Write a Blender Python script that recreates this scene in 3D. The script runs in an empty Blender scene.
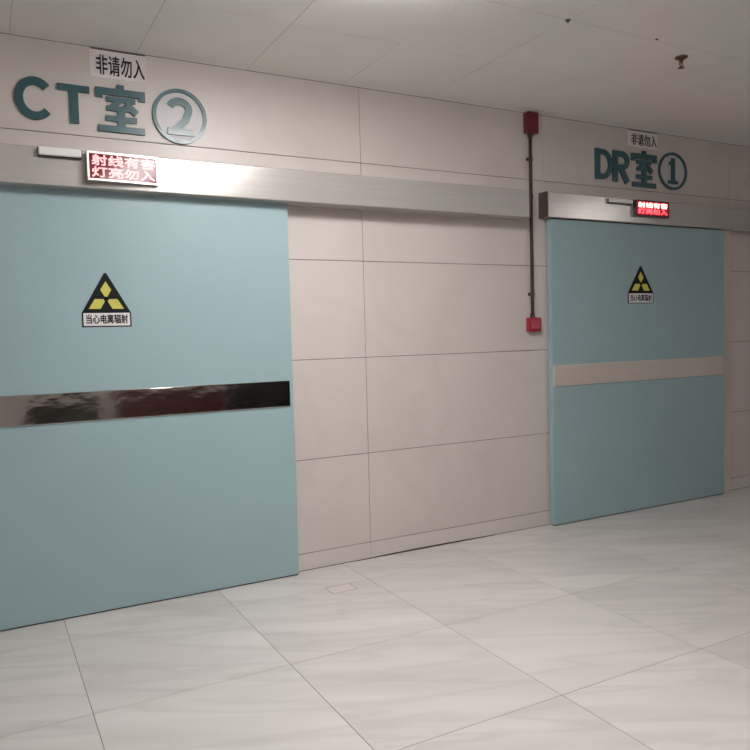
import bpy, bmesh, math, random
from mathutils import Matrix, Vector
random.seed(7)
sc = bpy.context.scene
COL = sc.collection
D = 4.08          # distance from the camera to the tiled wall

# ------------------------------------------------------------------ helpers
def box(bm, x0, x1, y0, y1, z0, z1, bev=0.0, seg=2):
    r = bmesh.ops.create_cube(bm, size=1)
    vs = r['verts']
    for v in vs:
        v.co = Vector(((x0 + x1) / 2 + v.co.x * (x1 - x0), (y0 + y1) / 2 + v.co.y * (y1 - y0), (z0 + z1) / 2 + v.co.z * (z1 - z0)))
    if bev:
        es = list({e for v in vs for e in v.link_edges})
        bmesh.ops.bevel(bm, geom=es, offset=bev, segments=seg, affect='EDGES', profile=0.5)

def tube(bm, p0, p1, r0, r1=None, seg=24):
    r1 = r0 if r1 is None else r1
    p0, p1 = Vector(p0), Vector(p1)
    d = p1 - p0
    m = Matrix.Translation((p0 + p1) / 2) @ d.to_track_quat('Z', 'Y').to_matrix().to_4x4()
    bmesh.ops.create_cone(bm, cap_ends=True, segments=seg, radius1=r0, radius2=r1, depth=d.length, matrix=m)

def lathe(bm, prof, c, seg=24):
    """profile (r, z) turned about the vertical axis through c"""
    rings = []
    for r, z in prof:
        rings.append([bm.verts.new((c[0] + r * math.cos(2 * math.pi * k / seg), c[1] + r * math.sin(2 * math.pi * k / seg), c[2] + z)) for k in range(seg)])
    for a, b in zip(rings, rings[1:]):
        for k in range(seg):
            bm.faces.new((a[k], a[(k + 1) % seg], b[(k + 1) % seg], b[k]))
    bm.faces.new(rings[0]); bm.faces.new(rings[-1][::-1])
    bmesh.ops.recalc_face_normals(bm, faces=bm.faces)

def prism(bm, outline, y0, y1, holes=None):
    """outline in (x, z), extruded in y"""
    a = [bm.verts.new((x, y0, z)) for x, z in outline]
    b = [bm.verts.new((x, y1, z)) for x, z in outline]
    n = len(a)
    bm.faces.new(a); bm.faces.new(b[::-1])
    for k in range(n):
        bm.faces.new((a[k], b[k], b[(k + 1) % n], a[(k + 1) % n]))
    bmesh.ops.recalc_face_normals(bm, faces=bm.faces)

def ring(bm, cx, cz, rx, rz, w, y0, y1, seg=64):
    P = []
    for k in range(seg):
        t = 2 * math.pi * k / seg
        c, s = math.cos(t), math.sin(t)
        P.append([bm.verts.new((cx + (rx - q) * c, y, cz + (rz - q) * s)) for q, y in ((0, y1), (0, y0), (w, y0), (w, y1))])
    for k in range(seg):
        a, b = P[k], P[(k + 1) % seg]
        for j in range(4):
            bm.faces.new((a[j], b[j], b[(j + 1) % 4], a[(j + 1) % 4]))
    bmesh.ops.recalc_face_normals(bm, faces=bm.faces)

def obj(name, bm, mat, parent=None, smooth=False):
    me = bpy.data.meshes.new(name)
    bm.to_mesh(me); bm.free()
    me.materials.append(mat)
    if smooth:
        for p in me.polygons: p.use_smooth = True
    o = bpy.data.objects.new(name, me)
    COL.objects.link(o)
    if parent is not None:
        o.parent = parent
        o.matrix_parent_inverse = Matrix.Translation(-Vector(parent.location))
    return o

def thing(name, label, cat, loc=(0, 0, 0), group=None):
    o = bpy.data.objects.new(name, None); COL.objects.link(o)
    o.location = loc; o.empty_display_size = 0.05
    o['label'] = label; o['category'] = cat
    if group: o['group'] = group
    return o

def tag(o, label, cat, group=None):
    o['label'] = label; o['category'] = cat
    if group: o['group'] = group
    return o

def struct(o):
    o['kind'] = 'structure'
    return o

def BM(): return bmesh.new()

def text_bm(s, x0, x1, z0, z1, y0, y1, bold=0.0, spacing=1.0, bevel=0):
    """the writing as solid lettering between y0 (front) and y1 (back), fitted to x0..x1, z0..z1"""
    cu = bpy.data.curves.new('lettering', 'FONT')
    cu.body = s; cu.size = 1.0; cu.space_character = spacing
    cu.extrude = 0.5; cu.resolution_u = 6; cu.space_line = 0.95
    to = bpy.data.objects.new('lettering', cu); COL.objects.link(to)
    bpy.context.view_layer.update()
    me = bpy.data.meshes.new_from_object(to.evaluated_get(bpy.context.evaluated_depsgraph_get()))
    bm = BM(); bm.from_mesh(me)
    bpy.data.objects.remove(to); bpy.data.curves.remove(cu); bpy.data.meshes.remove(me)
    xs = [v.co.x for v in bm.verts]; ys = [v.co.y for v in bm.verts]
    ax, bx, ay, by = min(xs), max(xs), min(ys), max(ys)
    for v in bm.verts:
        u = (v.co.x - ax) / (bx - ax); w = (v.co.y - ay) / (by - ay)
        front = v.co.z > 0
        v.co = Vector((x0 + u * (x1 - x0), y0 if front else y1, z0 + w * (z1 - z0)))
    bmesh.ops.remove_doubles(bm, verts=bm.verts, dist=1e-6)
    bmesh.ops.recalc_face_normals(bm, faces=bm.faces)
    if bold:      # heavier strokes: overlapping copies a little to the side and above
        src = list(bm.faces)
        for dx, dz in ((bold, 0), (0, bold), (bold, bold)):
            r = bmesh.ops.duplicate(bm, geom=src)
            for e in r['geom']:
                if isinstance(e, bmesh.types.BMVert): e.co.x += dx; e.co.z += dz
    return bm

def ribbon(bm, pts, w, y0, y1):
    """a stroke of width w along pts (x, z), mitred, solid between y0 and y1"""
    P = [Vector(p) for p in pts]; L, R_ = [], []
    for i, p in enumerate(P):
        a = (P[i] - P[i - 1]).normalized() if i else (P[1] - P[0]).normalized()
        b = (P[i + 1] - P[i]).normalized() if i < len(P) - 1 else a
        t = (a + b).normalized(); n = Vector((-t.y, t.x))
        k = w / 2 / max(.5, n.dot(Vector((-a.y, a.x))))
        L.append(p + n * k); R_.append(p - n * k)
    q = [[bm.verts.new((v.x, y, v.y)) for v, y in ((l, y0), (r, y0), (r, y1), (l, y1))] for l, r in zip(L, R_)]
    for a, b in zip(q, q[1:]):
        for j in range(4):
            bm.faces.new((a[j], b[j], b[(j + 1) % 4], a[(j + 1) % 4]))
    bm.faces.new(q[0]); bm.faces.new(q[-1][::-1])
    bmesh.ops.recalc_face_normals(bm, faces=bm.faces)

def arc(cx, cz, rx, rz, a0, a1, n=20):
    return [(cx + rx * math.cos(math.radians(a0 + (a1 - a0) * k / n)), cz + rz * math.sin(math.radians(a0 + (a1 - a0) * k / n))) for k in range(n + 1)]

# heavy sans strokes in a unit square: (points, width in x units)
GLYPH = {
    'C': [(arc(.56, .5, .43, .40, 42, 318, 30), .20)],
    'T': [([(0, .905), (1, .905)], .19), ([(.5, .95), (.5, 0)], .24)],
    'D': [([(.12, 0), (.12, 1)], .24), ([(.1, .905), (.38, .905)] + arc(.42, .5, .46, .405, 80, -80, 20) + [(.38, .095), (.1, .095)], .20)],
    'R': [([(.12, 0), (.12, 1)], .24), ([(.1, .905), (.48, .905)] + arc(.52, .69, .34, .215, 78, -78, 14) + [(.48, .475), (.1, .475)], .20), ([(.45, .47), (.86, 0)], .25)],
    '1': [([(.52, 0), (.52, 1)], .36), ([(.10, .76), (.50, .93)], .18), ([(0, .07), (1, .07)], .22)],
    '2': [(arc(.48, .68, .36, .22, 160, -20, 20) + [(.70, .40), (.22, .09)], .22), ([(.02, .09), (1, .09)], .19)],
    '室': [([(.5, 1), (.5, .88)], .15), ([(.06, .70), (.06, .84), (.94, .84), (.94, .70)], .14), ([(.20, .685), (.80, .685)], .105),
          ([(.46, .66), (.30, .49)], .13), ([(.20, .485), (.74, .50)], .10), ([(.60, .62), (.82, .42)], .14), ([(.5, .46), (.5, .04)], .16),
          ([(.18, .275), (.82, .275)], .115), ([(.02, .055), (.98, .055)], .135)],
}
def glyph_bm(ch, x0, x1, z0, z1, y0, y1):
    bm = BM(); W, H = x1 - x0, z1 - z0
    for k, (pts, w) in enumerate(GLYPH[ch]):
        ribbon(bm, [(x0 + u * W, z0 + v * H) for u, v in pts], w * (W + H) / 2 if ch != '1' else w * W, y0 + k * .00005, y1)
    return bm

# ------------------------------------------------------------------ materials
def mat(name, color, rough=0.5, metal=0.0, spec=0.5, emit=None, es=0.0, coat=0.0):
    m = bpy.data.materials.new(name); m.use_nodes = True
    b = m.node_tree.nodes['Principled BSDF']
    b.inputs['Base Color'].default_value = (*color, 1)
    b.inputs['Roughness'].default_value = rough
    b.inputs['Metallic'].default_value = metal
    b.inputs['Specular IOR Level'].default_value = spec
    b.inputs['Coat Weight'].default_value = coat
    if emit:
        b.inputs['Emission Color'].default_value = (*emit, 1)
        b.inputs['Emission Strength'].default_value = es
    return m

def nodes(m):
    nt = m.node_tree
    return nt, nt.nodes['Principled BSDF'], nt.nodes, nt.links

def noise_col(m, scale, a, b, detail=3, stretch=(1, 1, 1), rot=(0, 0, 0), lo=0.35, hi=0.65, dist=0.0, rough=None, bump=0.0, bscale=None, bstretch=None):
    """base colour between a and b by noise; optional roughness range and bump"""
    nt, p, N, L = nodes(m)
    tc = N.new('ShaderNodeTexCoord'); mp = N.new('ShaderNodeMapping')
    mp.inputs['Scale'].default_value = stretch; mp.inputs['Rotation'].default_value = rot
    L.new(tc.outputs['Object'], mp.inputs['Vector'])
    nz = N.new('ShaderNodeTexNoise'); nz.inputs['Scale'].default_value = scale
    nz.inputs['Detail'].default_value = detail; nz.inputs['Distortion'].default_value = dist
    L.new(mp.outputs['Vector'], nz.inputs['Vector'])
    r = N.new('ShaderNodeValToRGB')
    r.color_ramp.elements[0].position = lo; r.color_ramp.elements[0].color = (*a, 1)
    r.color_ramp.elements[1].position = hi; r.color_ramp.elements[1].color = (*b, 1)
    L.new(nz.outputs['Fac'], r.inputs['Fac']); L.new(r.outputs['Color'], p.inputs['Base Color'])
    if rough:
        mr = N.new('ShaderNodeMapRange')
        mr.inputs['To Min'].default_value = rough[0]; mr.inputs['To Max'].default_value = rough[1]
        L.new(nz.outputs['Fac'], mr.inputs['Value']); L.new(mr.outputs['Result'], p.inputs['Roughness'])
    if bump:
        mp2 = N.new('ShaderNodeMapping'); mp2.inputs['Scale'].default_value = bstretch or (1, 1, 1)
        L.new(tc.outputs['Object'], mp2.inputs['Vector'])
        n2 = N.new('ShaderNodeTexNoise'); n2.inputs['Scale'].default_value = bscale or scale; n2.inputs['Detail'].default_value = 2
        L.new(mp2.outputs['Vector'], n2.inputs['Vector'])
        bp = N.new('ShaderNodeBump'); bp.inputs['Strength'].default_value = bump; bp.inputs['Distance'].default_value = 0.01
        L.new(n2.outputs['Fac'], bp.inputs['Height']); L.new(bp.outputs['Normal'], p.inputs['Normal'])
    return m

def marble(name, base, vein, stretch, rough, scale=1.4, vscale=2.2, rot=0.1, cell=None, vw=.07, va=.3, vd=2):
    """pale stone: broad clouds plus thin streaky veins, slightly different tile to tile"""
    m = mat(name, base, rough)
    nt, p, N, L = nodes(m)
    tc = N.new('ShaderNodeTexCoord')
    src = tc.outputs['Object']
    if cell:   # shift the pattern per tile
        sx, sy, ox, oy = cell
        sep = N.new('ShaderNodeSeparateXYZ'); L.new(src, sep.inputs[0])
        com = N.new('ShaderNodeCombineXYZ')
        for i, (s, o) in enumerate(((sx, ox), (sy, oy))):
            a = N.new('ShaderNodeMath'); a.operation = 'SUBTRACT'; L.new(sep.outputs[i], a.inputs[0]); a.inputs[1].default_value = o
            b = N.new('ShaderNodeMath'); b.operation = 'DIVIDE'; L.new(a.outputs[0], b.inputs[0]); b.inputs[1].default_value = s
            c = N.new('ShaderNodeMath'); c.operation = 'FLOOR'; L.new(b.outputs[0], c.inputs[0]); L.new(c.outputs[0], com.inputs[i])
        wn = N.new('ShaderNodeTexWhiteNoise'); wn.noise_dimensions = '3D'; L.new(com.outputs[0], wn.inputs['Vector'])
        sc_ = N.new('ShaderNodeVectorMath'); sc_.operation = 'SCALE'; sc_.inputs['Scale'].default_value = 7
        L.new(wn.outputs['Color'], sc_.inputs[0])
        ad = N.new('ShaderNodeVectorMath'); ad.operation = 'ADD'; L.new(src, ad.inputs[0]); L.new(sc_.outputs[0], ad.inputs[1])
        src = ad.outputs[0]
    m0 = N.new('ShaderNodeMapping'); m0.inputs['Rotation'].default_value = (0, 0, rot)
    L.new(src, m0.inputs['Vector'])
    mp = N.new('ShaderNodeMapping'); mp.inputs['Scale'].default_value = stretch
    L.new(m0.outputs[0], mp.inputs['Vector'])
    n1 = N.new('ShaderNodeTexNoise'); n1.inputs['Scale'].default_value = scale; n1.inputs['Detail'].default_value = 5; n1.inputs['Distortion'].default_value = 0.6
    n2 = N.new('ShaderNodeTexNoise'); n2.inputs['Scale'].default_value = vscale; n2.inputs['Detail'].default_value = vd; n2.inputs['Distortion'].default_value = .4
    L.new(mp.outputs[0], n1.inputs['Vector']); L.new(mp.outputs[0], n2.inputs['Vector'])
    r1 = N.new('ShaderNodeValToRGB'); r1.color_ramp.elements[0].position = 0.3; r1.color_ramp.elements[1].position = 0.7
    mid = tuple(b * 0.6 + v * 0.4 for b, v in zip(base, vein))
    r1.color_ramp.elements[0].color = (*mid, 1); r1.color_ramp.elements[1].color = (*base, 1)
    r2 = N.new('ShaderNodeValToRGB'); e = r2.color_ramp.elements
    e[0].position = 0.5 - vw; e[0].color = (0, 0, 0, 1); e[1].position = 0.5 + vw; e[1].color = (0, 0, 0, 1)
    k = e.new(0.5); k.color = (va, va, va, 1)
    mx = N.new('ShaderNodeMix'); mx.data_type = 'RGBA'
    L.new(n1.outputs['Fac'], r1.inputs[0]); L.new(n2.outputs['Fac'], r2.inputs[0])
    L.new(r2.outputs[0], mx.inputs['Factor']); L.new(r1.outputs[0], mx.inputs['A']); mx.inputs['B'].default_value = (*vein, 1)
    L.new(mx.outputs['Result'], p.inputs['Base Color'])
    return m

M_floor = marble('floor_marble', (.71, .68, .65), (.43, .40, .375), (0.6, 3.4, 1), 0.34, 1.2, 1.6, va=.28, vd=3, rot=math.radians(26), cell=(0.805, 0.805, 0.318, 0.515))
M_joint = mat('tile_joint', (.24, .215, .20), 0.8)
M_wall = marble('wall_marble', (.69, .63, .60), (.60, .545, .515), (1, 1, 1), 0.38, 1.2, 1.5)
M_back = mat('joint_backing', (.10, .085, .08), 0.9)
M_base = mat('skirting_stone', (.68, .63, .60), 0.4)
M_ceil = noise_col(mat('ceiling_panel', (.8, .77, .73), 0.42), 2.2, (.84, .82, .79), (.88, .86, .83), lo=.3, hi=.7)
M_ceilgap = mat('ceiling_joint', (.60, .57, .54), 0.8)
M_door = noise_col(mat('door_paint', (.3, .45, .46), 0.42), 1.6, (.335, .475, .51), (.355, .50, .535), lo=.3, hi=.7)
M_edge = mat('door_edge_paint', (.27, .42, .44), 0.4)
M_mirror = noise_col(mat('polished_steel', (.6, .57, .55), 0.06, 1.0), 3, (.60, .57, .55), (.68, .65, .62), rough=(0.04, 0.12), bump=0.10, bscale=7, bstretch=(1, 1, 2))
M_steel = noise_col(mat('brushed_steel', (.6, .57, .55), 0.3, 0.45), 3, (.63, .60, .575), (.66, .63, .605), stretch=(.25, 1, 16), rough=(0.20, 0.25))
M_satin = noise_col(mat('satin_steel', (.6, .57, .55), 0.3, 0.4), 3, (.80, .74, .68), (.83, .77, .71), stretch=(.25, 1, 10), rough=(0.30, 0.34))
M_frame = mat('sign_frame_aluminium', (.62, .58, .56), 0.28, 0.9)
M_white = mat('white_plastic', (.88, .87, .87), 0.35)
M_dark = mat('dark_plastic', (.06, .05, .05), 0.35)
M_cap = mat('end_cap_shadow_brown', (.10, .075, .065), 0.45)  # also colours the shadow strips above the notices
M_teal = mat('teal_acrylic', (.030, .105, .125), 0.32, coat=0.1)
M_disc = mat('pale_acrylic', (.60, .59, .60), 0.4)
M_paper = noise_col(mat('paper', (.8, .74, .75), 0.7), 9, (.82, .76, .77), (.86, .80, .81))
M_ink = mat('black_ink', (.06, .045, .045), 0.7, spec=.2)
M_yellow = mat('warning_yellow', (.66, .61, .12), 0.5)
M_black = mat('warning_black', (.010, .012, .012), 0.6, spec=.2)
M_cap_w = mat('caption_white', (.82, .78, .80), 0.4)
M_red = mat('red_enamel', (.36, .022, .045), 0.3)
M_redd = mat('bezel_and_shaded_red', (.17, .018, .026), 0.35)  # shaded copy of the red enamel for the upper box; also the lit bezel
M_conduit = noise_col(mat('dark_conduit', (.05, .038, .03), 0.45), 12, (.04, .032, .026), (.075, .05, .04))
M_led_off = mat('led_panel_dim', (.14, .015, .03), 0.08, emit=(.5, .03, .06), es=0.08)
M_led_off_t = mat('led_writing_dim', (.8, .5, .5), 0.2, emit=(1, .55, .55), es=0.6)
M_led_on = mat('led_panel_lit', (.3, .01, .03), 0.3, emit=(.75, .02, .06), es=0.28)
M_led_on_t = mat('led_writing_lit', (1, .4, .4), 0.3, emit=(1, .42, .38), es=2.2)
M_led_on_t2 = mat('led_writing_lit_red', (1, .3, .3), 0.3, emit=(1, .16, .20), es=.8)
M_lamp = mat('lamp_diffuser', (.9, .9, .88), 0.4, emit=(1, .965, .945), es=38.5)
M_lamp_long = mat('lamp_diffuser_long', (.9, .9, .88), 0.4, emit=(1, .965, .945), es=13.0)
M_lamp_fill = mat('lamp_diffuser_fill', (.9, .9, .88), 0.4, emit=(1, .965, .945), es=9.0)
M_brass = mat('dull_brass', (.16, .11, .07), 0.4, 0.8)
M_maroon = mat('maroon_vinyl', (.09, .018, .018), 0.5)
M_blackv = mat('black_vinyl', (.015, .015, .016), 0.5)
M_olive = mat('dark_brown_vinyl', (.035, .032, .025), 0.5)

# ------------------------------------------------------------------ the room
XL, XR, YB, CZ = -4.1, 10.5, -1.9, 2.93
def tiles_1d(lo, hi, step, origin):
    k = math.floor((lo - origin) / step)
    v = []
    a = origin + k * step
    while a < hi:
        v.append((max(a, lo), min(a + step, hi))); a += step
    return [(a, b) for a, b in v if b - a > 0.02]

# floor: porcelain tiles 0.805 m, over a darker joint bed
def slab_grid(name, xs, ys, z0, z1, gap, mat_, bev=0.0007):
    bm = BM()
    for a, b in xs:
        for c, d in ys:
            box(bm, a + gap / 2, b - gap / 2, c + gap / 2, d - gap / 2, z0, z1, bev, 1)
    return obj(name, bm, mat_)
fl = struct(slab_grid('floor', tiles_1d(XL, XR, 0.805, 0.318), tiles_1d(YB, D, 0.805, 0.515), -0.02, 0.0, 0.003, M_floor))
b = BM(); box(b, XL, XR, YB, D, -0.05, -0.0012); j = obj('floor_joint_bed', b, M_joint, fl)

# ceiling: 0.6 m metal panels
ce = struct(slab_grid('ceiling', tiles_1d(XL, XR, 0.603, 2.62), tiles_1d(YB, D, 0.603, 2.785), CZ, CZ + 0.02, 0.003, M_ceil, 0.0015))
b = BM(); box(b, XL, XR, YB, D, CZ + 0.002, CZ + 0.06); obj('ceiling_joint_backing', b, M_ceilgap, ce)

# wall with the two doors: stone panels
rows = [0.104, 0.672, 1.275, 1.872, 2.473, CZ]
cols = [XL, -2.4, -0.9, 2.13, 3.585, 5.605, 7.1, 8.5, XR]
bm = BM()
for z0, z1 in zip(rows, rows[1:]):
    for x0, x1 in zip(cols, cols[1:]):
        box(bm, x0 + .0015, x1 - .0015, D, D + .02, z0 + .0018, z1 - .0018, 0.001, 1)
wb = struct(obj('wall_back', bm, M_wall))
b = BM(); box(b, XL, XR, D + .004, D + .12, 0, CZ); obj('wall_joint_backing', b, M_back, wb)
# skirting, of tile lengths
bm = BM()
for x0, x1 in ((XL, -0.9), (-0.9, 2.13), (2.13, 3.585), (3.585, 5.605), (5.605, 8), (8, XR)):
    box(bm, x0 + .001, x1 - .001, D - .006, D + .01, .004, .102, 0.0015, 1)
struct(obj('baseboard_back', bm, M_base))
b = BM()
for k in range(24):      # dirty open joint under the skirting
    xa = 2.02 + k * 0.045
    t = 0.004 + 0.007 * math.sin(math.pi * (k + .5) / 24)
    box(b, xa, xa + .0452, D - .0085, D - .006, 0.0005, t)
struct(obj('trim_1', b, M_back))
# pale jamb of the second doorway
b = BM(); box(b, 5.50, 5.60, D - .018, D, .0, 2.21, .003); struct(obj('trim_2', b, M_satin))

def plain_wall(name, x0, x1, y0, y1):
    b = BM(); box(b, x0, x1, y0, y1, 0, CZ); return struct(obj(name, b, M_wall))
plain_wall('wall_left', XL - .1, XL, YB, D)
plain_wall('wall_right', XR, XR + .1, YB, D)
plain_wall('wall_front', XL, XR, YB - .1, YB)
b = BM(); box(b, XL, XR, YB, YB + .006, .004, .102, .0015, 1); struct(obj('baseboard_front', b, M_base))

# ------------------------------------------------------------------ sliding doors
def door(n, x0, x1, mirror):
    b = BM(); box(b, x0, x1, D - .06, D - .018, .007, 2.20, .003, 2)
    d = struct(obj('door_%d' % n, b, M_door))
    s = BM(); box(s, x0 + .008, x1 - (.022 if n == 1 else .012), D - .068, D - .0595, 1.01, 1.162, .003, 3)
    obj('impact_strip', s, mirror, d)
    g = BM(); box(g, x0 + .004, x1 - .004, D - .054, D - .024, .001, .009); obj('gap_shade_strip', g, M_dark, d)  # dark strip put in the floor gap for the shade under the leaf
    return d
door(1, -0.42, 1.613, M_mirror)
door(2, 3.597, 5.465, M_satin)

def header(name, label, x0, x1, depth, z0, z1):
    t = thing(name, label, 'door track cover', (x0, D, z0))
    # open-bottomed folded sheet cover: sloped upper lip, flat face, return underneath
    y = D - depth
    prof = [(D - .0005, z1), (y + .006, z1), (y, z1 - .006), (y, z0 + .004), (y + .004, z0), (D - .0005, z0)]
    b = BM()
    A = [b.verts.new((x0 + .012, p[0], p[1])) for p in prof]; B = [b.verts.new((x1 - .012, p[0], p[1])) for p in prof]
    b.faces.new(A); b.faces.new(B[::-1])
    for k in range(len(A)):
        b.faces.new((A[k], B[k], B[(k + 1) % len(A)], A[(k + 1) % len(A)]))
    bmesh.ops.recalc_face_normals(b, faces=b.faces)
    obj('cover_sheet', b, M_steel, t)
    for xa in (x0, x1 - .012):
        b = BM(); box(b, xa, xa + .012, y - .001, D - .0005, z0 - .001, z1 + .001, .002); obj('end_cap', b, M_cap, t)
    return t
header('door_track_cover', 'long brushed steel track cover above the wide left teal door', -0.62, 3.350, .14, 2.185, 2.366)
header('door_track_cover', 'steel track cover with brown end cap above the right teal door', 3.540, 7.55, .09, 2.205, 2.382)

# ------------------------------------------------------------------ lit signs and motion sensors on the covers
def led_sign(label, x0, x1, z0, z1, face, lit, yaw=0.0):
    t = thing('led_sign', label, 'sign', (0, 0, 0), 'radiation indicator signs over the doors')
    y = face - .03
    b = BM(); box(b, x0, x1, y + .004, face, z0, z1, .002)
    obj('housing', b, M_dark if lit else M_frame, t)
    b = BM(); w = .012
    box(b, x0, x1, y - .002, y + .006, z1 - w, z1, .0015); box(b, x0, x1, y - .002, y + .006, z0, z0 + w, .0015)
    box(b, x0, x0 + w, y - .002, y + .006, z0 + w, z1 - w, .001); box(b, x1 - w, x1, y - .002, y + .006, z0 + w, z1 - w, .001)
    obj('bezel', b, M_redd if lit else M_frame, t)
    b = BM(); box(b, x0 + w, x1 - w, y + .001, y + .005, z0 + w, z1 - w)
    # the yaw below is added so lamp glare lands on the dim screen
    p = obj('screen', b, M_led_on if lit else M_led_off, t)
    mz = (z0 + z1) / 2
    m1, m2 = (M_led_on_t, M_led_on_t2) if lit else (M_led_off_t, M_led_off_t)
    obj('writing', text_bm('射线有害', x0 + .022, x1 - .022, mz + .004, z1 - w - .006, y + .0003, y + .0015, .0030, 1.02), m1, p)
    obj('writing', text_bm('灯亮勿入', x0 + .022, x1 - .022, z0 + w + .006, mz - .004, y + .0003, y + .0015, .0030, 1.02), m2, p)
    if yaw:
        c = Vector(((x0 + x1) / 2, face, mz))
        t.location = (0, 0, 0)
        t.matrix_world = Matrix.Translation(c) @ Matrix.Rotation(yaw, 4, 'Z') @ Matrix.Translation(-c)
    return t
led_sign('dim dark red indicator sign in a steel frame, over the left door', .512, .862, 2.212, 2.356, D - .1505, False, math.radians(3.0))
led_sign('small indicator sign glowing bright red, over the right door', 4.38, 4.737, 2.254, 2.374, D - .0895, True)

def sensor(label, x0, x1, z0, z1, face):
    t = thing('motion_sensor', label, 'sensor', (x0, face, z0), 'motion sensors beside the indicator signs')
    b = BM(); box(b, x0 - .003, x1 + .003, face - .016, face, z0 - .004, z1 + .001, .003); obj('base', b, M_dark, t)
    b = BM(); box(b, x0, x1, face - .034, face - .015, z0 + .003, z1, .006, 3); obj('cover', b, M_white, t)
    return t
sensor('slim white motion sensor bar left of the dim red sign', .300, .492, 2.319, 2.360, D - .1395)
sensor('slim pale motion sensor bar left of the glowing red sign', 4.115, 4.345, 2.335, 2.366, D - .0895)

# ------------------------------------------------------------------ raised lettering on the wall
YF = D - .014   # front of the acrylic characters
G1, G2 = 'raised teal characters of the left room sign', 'raised teal characters of the right room sign'
def letter(ch, label, x0, x1, z0, z1, group, bold=.035):
    n = 'sign_letter' if ch.isascii() else 'sign_character'
    return tag(obj(n, glyph_bm(ch, x0, x1, z0, z1, YF, D - .0005), M_teal), label, 'sign letter', group)
letter('C', 'raised teal letter C, first of the left room sign', .214, .384, 2.526, 2.740, G1, .05)
letter('T', 'raised teal letter T on the left room sign', .414, .566, 2.530, 2.724, G1, .05)
letter('室', 'raised teal Chinese character on the left room sign, after the T', .598, .842, 2.508, 2.750, G1, .032)
letter('D', 'raised teal letter D, first of the right room sign', 4.085, 4.256, 2.528, 2.750, G2, .05)
letter('R', 'raised teal letter R on the right room sign', 4.264, 4.436, 2.520, 2.752, G2, .05)
letter('室', 'raised teal Chinese character on the right room sign, after the R', 4.460, 4.726, 2.500, 2.775, G2, .032)
def circled(digit, label, x0, x1, z0, z1, group):
    cx, cz, rx, rz = (x0 + x1) / 2, (z0 + z1) / 2, (x1 - x0) / 2, (z1 - z0) / 2
    t = thing('circled_number', label, 'sign number', (cx, D, cz), group)
    b = BM(); prism(b, [(cx + (rx - .004) * math.cos(k * math.pi / 32), cz + (rz - .004) * math.sin(k * math.pi / 32)) for k in range(64)], D - .005, D - .0005)
    obj('disc', b, M_disc, t)
    b = BM(); ring(b, cx, cz, rx, rz, .019, YF, D - .004); obj('ring', b, M_teal, t)
    w = .072 if digit == '2' else .056
    obj('numeral', glyph_bm(digit, cx - w, cx + w, cz - rz * .69, cz + rz * .69, YF, D - .004), M_teal, t)
circled('2', 'raised teal number 2 inside a ring, after the left room sign', .880, 1.172, 2.478, 2.772, G1)
circled('1', 'raised teal number 1 inside a ring, after the right room sign', 4.752, 5.075, 2.500, 2.792, G2)

# ------------------------------------------------------------------ paper notices near the ceiling
def notice(label, x0, x1, z0, z1):
    t = thing('paper_notice', label, 'notice', (x0, D, z0), 'paper notices near the ceiling')
    b = BM(); nx, nz = 10, 10; g = []
    for i in range(nx + 1):
        row = []
        for k in range(nz + 1):
            u, v = i / nx, k / nz
            lift = .0022 + .012 * max(0, v - .75) ** 1.5 * (1 + .5 * math.sin(9 * u))
            row.append(b.verts.new((x0 + u * (x1 - x0), D - lift, z0 + v * (z1 - z0))))
        g.append(row)
    for i in range(nx):
        for k in range(nz):
            b.faces.new((g[i][k], g[i + 1][k], g[i + 1][k + 1], g[i][k + 1]))
    r = bmesh.ops.extrude_face_region(b, geom=list(b.faces))
    for e in r['geom']:
        if isinstance(e, bmesh.types.BMVert): e.co.y += .0006
    bmesh.ops.recalc_face_normals(b, faces=b.faces)
    obj('sheet', b, M_paper, t)
    w, h = x1 - x0, z1 - z0
    obj('writing', text_bm('非请勿入', x0 + .11 * w, x1 - .04 * w, z0 + .11 * h, z1 - .17 * h, D - .0046, D - .0024, .0014), M_ink, t)
    b = BM(); box(b, x0 + .03 * w, x1 - .01 * w, D - .006, D - .0005, z1 + .001, z1 + .007, .001)
    obj('top_shadow_strip', b, M_cap, t)  # dark strip stands in for the shadow along the sheet's top edge
notice('white paper notice above the left room sign, four Chinese characters', .574, .858, 2.781, 2.919)
notice('paper notice above the right room sign, touching the ceiling', 4.425, 4.750, 2.800, 2.919)

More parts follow.
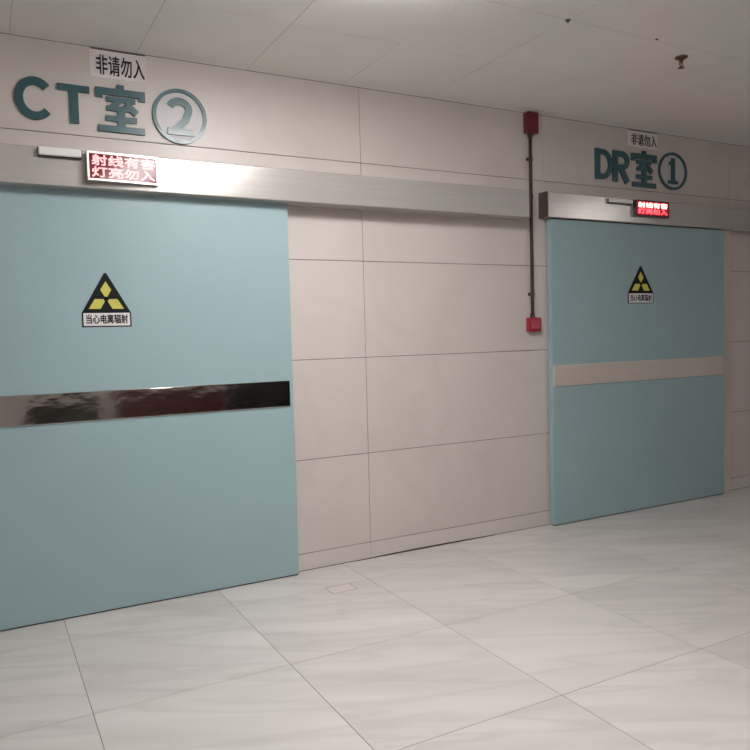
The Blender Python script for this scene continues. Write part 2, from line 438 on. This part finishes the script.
# ------------------------------------------------------------------ radiation warning signs on the doors
def warning(label, cx, zt, zb, zc, hw, tx):
    y = D - .0602
    t = thing('warning_sign', label, 'warning sign', (cx, y, zc), 'radiation warning signs on the doors')
    b = BM(); prism(b, [(cx - hw * 1.02, zc), (cx + hw * 1.02, zc), (cx + hw * 1.02, zb + .004), (cx + .006, zt), (cx - .006, zt), (cx - hw * 1.02, zb + .004)], y - .0025, y)
    obj('backing_plate', b, M_black, t)
    k = .73; zc0 = zb + (zt - zb) * .36
    b = BM(); prism(b, [(cx - hw * k, zb + .024), (cx + hw * k, zb + .024), (cx, zt - .042)], y - .0033, y - .002)
    obj('yellow_triangle', b, M_yellow, t)
    b = BM(); r0 = .0125
    prism(b, [(cx + r0 * math.cos(a * math.pi / 12), zc0 + r0 * math.sin(a * math.pi / 12)) for a in range(24)], y - .0042, y - .003)
    R1, R0 = .063, .004
    for a0 in (-90, 30, 150):
        pts = [(R0, a0 - 30 + 60 * s / 6) for s in range(7)] + [(R1, a0 + 30 - 60 * s / 10) for s in range(11)]
        # clipped by the triangle so the blades run into its black border
        out = []
        for r, a in pts:
            a = math.radians(a); x, z = r * math.cos(a), r * math.sin(a)
            z = max(z, zb + .010 - zc0)
            lim = hw * .92 * (zt - (zc0 + z)) / (zt - zb); x = max(-lim, min(lim, x))
            out.append((cx + x, zc0 + z))
        prism(b, out, y - .0042, y - .003)
    obj('trefoil', b, M_black, t)
    b = BM(); box(b, cx - hw * .96, cx + hw * .96, y - .0033, y - .002, zc + .005, zb + .003); obj('caption_panel', b, M_cap_w, t)
    obj('caption_writing', text_bm('当心电离辐射', cx - hw * .86, cx + hw * .86, zc + .016, zb - .006, y - .0040, y - .003, .0018), M_black, t)
warning('yellow and black triangular radiation warning sign on the left door', .594, 1.768, 1.560, 1.492, .119, 0)
warning('yellow and black triangular radiation warning sign on the right door', 4.488, 1.885, 1.675, 1.602, .134, 0)

# ------------------------------------------------------------------ fire alarm boxes and their conduit
t = thing('alarm_box', 'shade-darkened red box high on the wall touching the ceiling, conduit below it', 'alarm box', (3.485, D, 2.785))
b = BM(); box(b, 3.412, 3.512, D - .05, D, 2.785, 2.926, .005); obj('housing', b, M_redd, t)
b = BM(); box(b, 3.420, 3.504, D - .056, D - .049, 2.794, 2.917, .003); obj('faceplate', b, M_redd, t)
for sx, sz in ((3.429, 2.804), (3.495, 2.804), (3.429, 2.907), (3.495, 2.907)):
    b = BM(); tube(b, (sx, D - .0585, sz), (sx, D - .055, sz), .004, seg=12); obj('screw', b, M_dark, t)

t = thing('alarm_call_point', 'small bright red box at the lower end of the conduit', 'alarm call point', (3.487, D, 1.408))
b = BM(); box(b, 3.412, 3.518, D - .042, D, 1.408, 1.505, .005, 3); obj('housing', b, M_red, t)
b = BM(); box(b, 3.426, 3.504, D - .047, D - .041, 1.424, 1.490, .003); obj('press_plate', b, mat('red_plate_sheen', (.46, .08, .12), .2), t)  # pinker plate colour paints the sheen at the box centre
t = thing('conduit_pipe', 'thin dark vertical conduit running between the two red boxes', 'conduit', (3.485, D, 1.5))
b = BM(); tube(b, (3.458, D - .018, 1.505), (3.458, D - .018, 2.785), .0115); obj('pipe', b, M_conduit, t, True)
for z in (2.60, 2.34, 1.66):
    b = BM(); tube(b, (3.458, D - .018, z), (3.458, D - .018, z + .022), .0155); box(b, 3.432, 3.484, D - .006, D, z, z + .022, .001)
    obj('clamp', b, M_conduit, t)
for z in (1.503, 2.760):
    b = BM(); tube(b, (3.458, D - .018, z), (3.458, D - .018, z + .03), .017, seg=6); obj('gland_nut', b, M_conduit, t)

# ------------------------------------------------------------------ ceiling fittings
t = thing('fire_sprinkler', 'small dark pendent sprinkler head hanging from the ceiling', 'sprinkler', (3.56, 2.89, CZ))
b = BM(); lathe(b, [(.034, 0), (.036, -.003), (.030, -.010), (.018, -.013)], (3.56, 2.89, CZ)); obj('escutcheon', b, M_brass, t, True)
b = BM(); lathe(b, [(.012, -.010), (.012, -.026), (.009, -.030)], (3.56, 2.89, CZ)); obj('body', b, M_brass, t, True)
b = BM()
for s in (-1, 1):
    tube(b, (3.56 + s * .010, 2.89, CZ - .028), (3.56 + s * .014, 2.89, CZ - .044), .0025, seg=8)
    tube(b, (3.56 + s * .014, 2.89, CZ - .044), (3.56, 2.89, CZ - .060), .0025, seg=8)
obj('yoke', b, M_brass, t)
b = BM(); tube(b, (3.56, 2.89, CZ - .054), (3.56, 2.89, CZ - .030), .003, seg=10); obj('glass_bulb', b, M_red, t)
b = BM(); tube(b, (3.56, 2.89, CZ - .062), (3.56, 2.89, CZ - .059), .018, seg=16); obj('deflector', b, M_brass, t)

b = BM(); lathe(b, [(.014, 0), (.014, -.003), (.006, -.006), (.005, -.014)], (2.622, 2.788, CZ))
tag(obj('ceiling_clip', b, M_dark), 'small dark clip where ceiling joints meet, nearer the glow', 'ceiling clip', 'clips in the ceiling joints')
b = BM(); lathe(b, [(.008, 0), (.008, -.002), (.004, -.005)], (3.224, 2.770, CZ), 16)
tag(obj('ceiling_clip', b, M_brass), 'tiny clip in the ceiling joint beside the sprinkler', 'ceiling clip', 'clips in the ceiling joints')

def ceiling_light(label, x0, y0, w=.6, l=.6, h=.045, lamp=None):
    t = thing('ceiling_light', label, 'ceiling light', (x0 + w / 2, y0 + l / 2, CZ), 'surface-mounted ceiling lights')
    b = BM()
    box(b, x0, x0 + w, y0, y0 + l, CZ - .008, CZ, .002); obj('frame', b, M_white, t)
    b = BM(); box(b, x0 + .012, x0 + w - .012, y0 + .012, y0 + l - .012, CZ - h, CZ - .007, .006); obj('diffuser', b, lamp or M_lamp, t)
ceiling_light('square glowing ceiling light nearest the doors, just out of view', 1.20, 2.14, h=.052)
ceiling_light('long glowing ceiling light in the middle of the corridor', 1.45, .62, .36, 1.2, lamp=M_lamp_long)
ceiling_light('added dim square fill light on the ceiling past the right door', 6.9, .35, lamp=M_lamp_fill)  # unseen fill lamp, added to brighten the right end

# ------------------------------------------------------------------ floor service lid
t = thing('floor_lid', 'small square service lid let into the floor near the wall', 'floor lid', (1.725, 3.675, 0))
b = BM()
for a in ((1.648, 1.802, 3.618, 3.622), (1.648, 1.802, 3.728, 3.732), (1.648, 1.652, 3.622, 3.728), (1.798, 1.802, 3.622, 3.728)):
    box(b, *a, -.001, .0008)
obj('rim', b, mat('lid_rim', (.36, .34, .32), .5), t)
b = BM(); box(b, 1.6535, 1.7965, 3.6235, 3.7265, -.001, .0006); obj('lid', b, M_base, t)

# ------------------------------------------------------------------ waiting seats opposite (seen in the polished strip)
def bench(label, x0, x1, top, m):
    t = thing('waiting_bench', label, 'bench', ((x0 + x1) / 2, YB + .35, 0), 'waiting benches along the opposite wall')
    b = BM(); box(b, x0, x1, YB + .12, YB + .62, .30, .44, .03, 3); obj('seat', b, m, t)
    b = BM(); box(b, x0, x1, YB + .03, YB + .13, .36, top, .03, 3); obj('backrest', b, m, t)
    for x in (x0 + .06, x1 - .06):
        for y in (YB + .18, YB + .56):
            b = BM(); tube(b, (x, y, 0), (x, y, .31), .02); obj('leg', b, M_dark, t)
bench('low dark brown waiting bench opposite the left door', .50, 1.32, .70, M_olive)
bench('maroon waiting bench opposite, mirrored in the left door strip', 1.50, 2.95, .80, M_maroon)
bench('black waiting bench opposite, mirrored at the strip end', 3.0, 4.35, 1.02, M_blackv)

# ------------------------------------------------------------------ light, camera
w = bpy.data.worlds.new('World'); sc.world = w; w.use_nodes = True
w.node_tree.nodes['Background'].inputs[0].default_value = (.8, .85, .9, 1)
w.node_tree.nodes['Background'].inputs[1].default_value = 0.1

cam = bpy.data.cameras.new('camera'); co = bpy.data.objects.new('camera', cam); COL.objects.link(co)
cam.sensor_fit = 'HORIZONTAL'; cam.sensor_width = 36; cam.lens = 736.2 / 750 * 36; cam.clip_start = .05
R = Matrix(((0.87996345, 0.04877988, -0.47253026), (-0.47433097, 0.03584365, -0.8796166), (-0.02597039, 0.9981662, 0.05467891)))
co.matrix_world = Matrix.Translation((0, 0, 1.4149)) @ R.to_4x4()
sc.camera = co
vs = sc.view_settings
vs.view_transform = 'Standard'; vs.look = 'None'; vs.gamma = 1; vs.use_curve_mapping = False
vs.exposure = 0.27
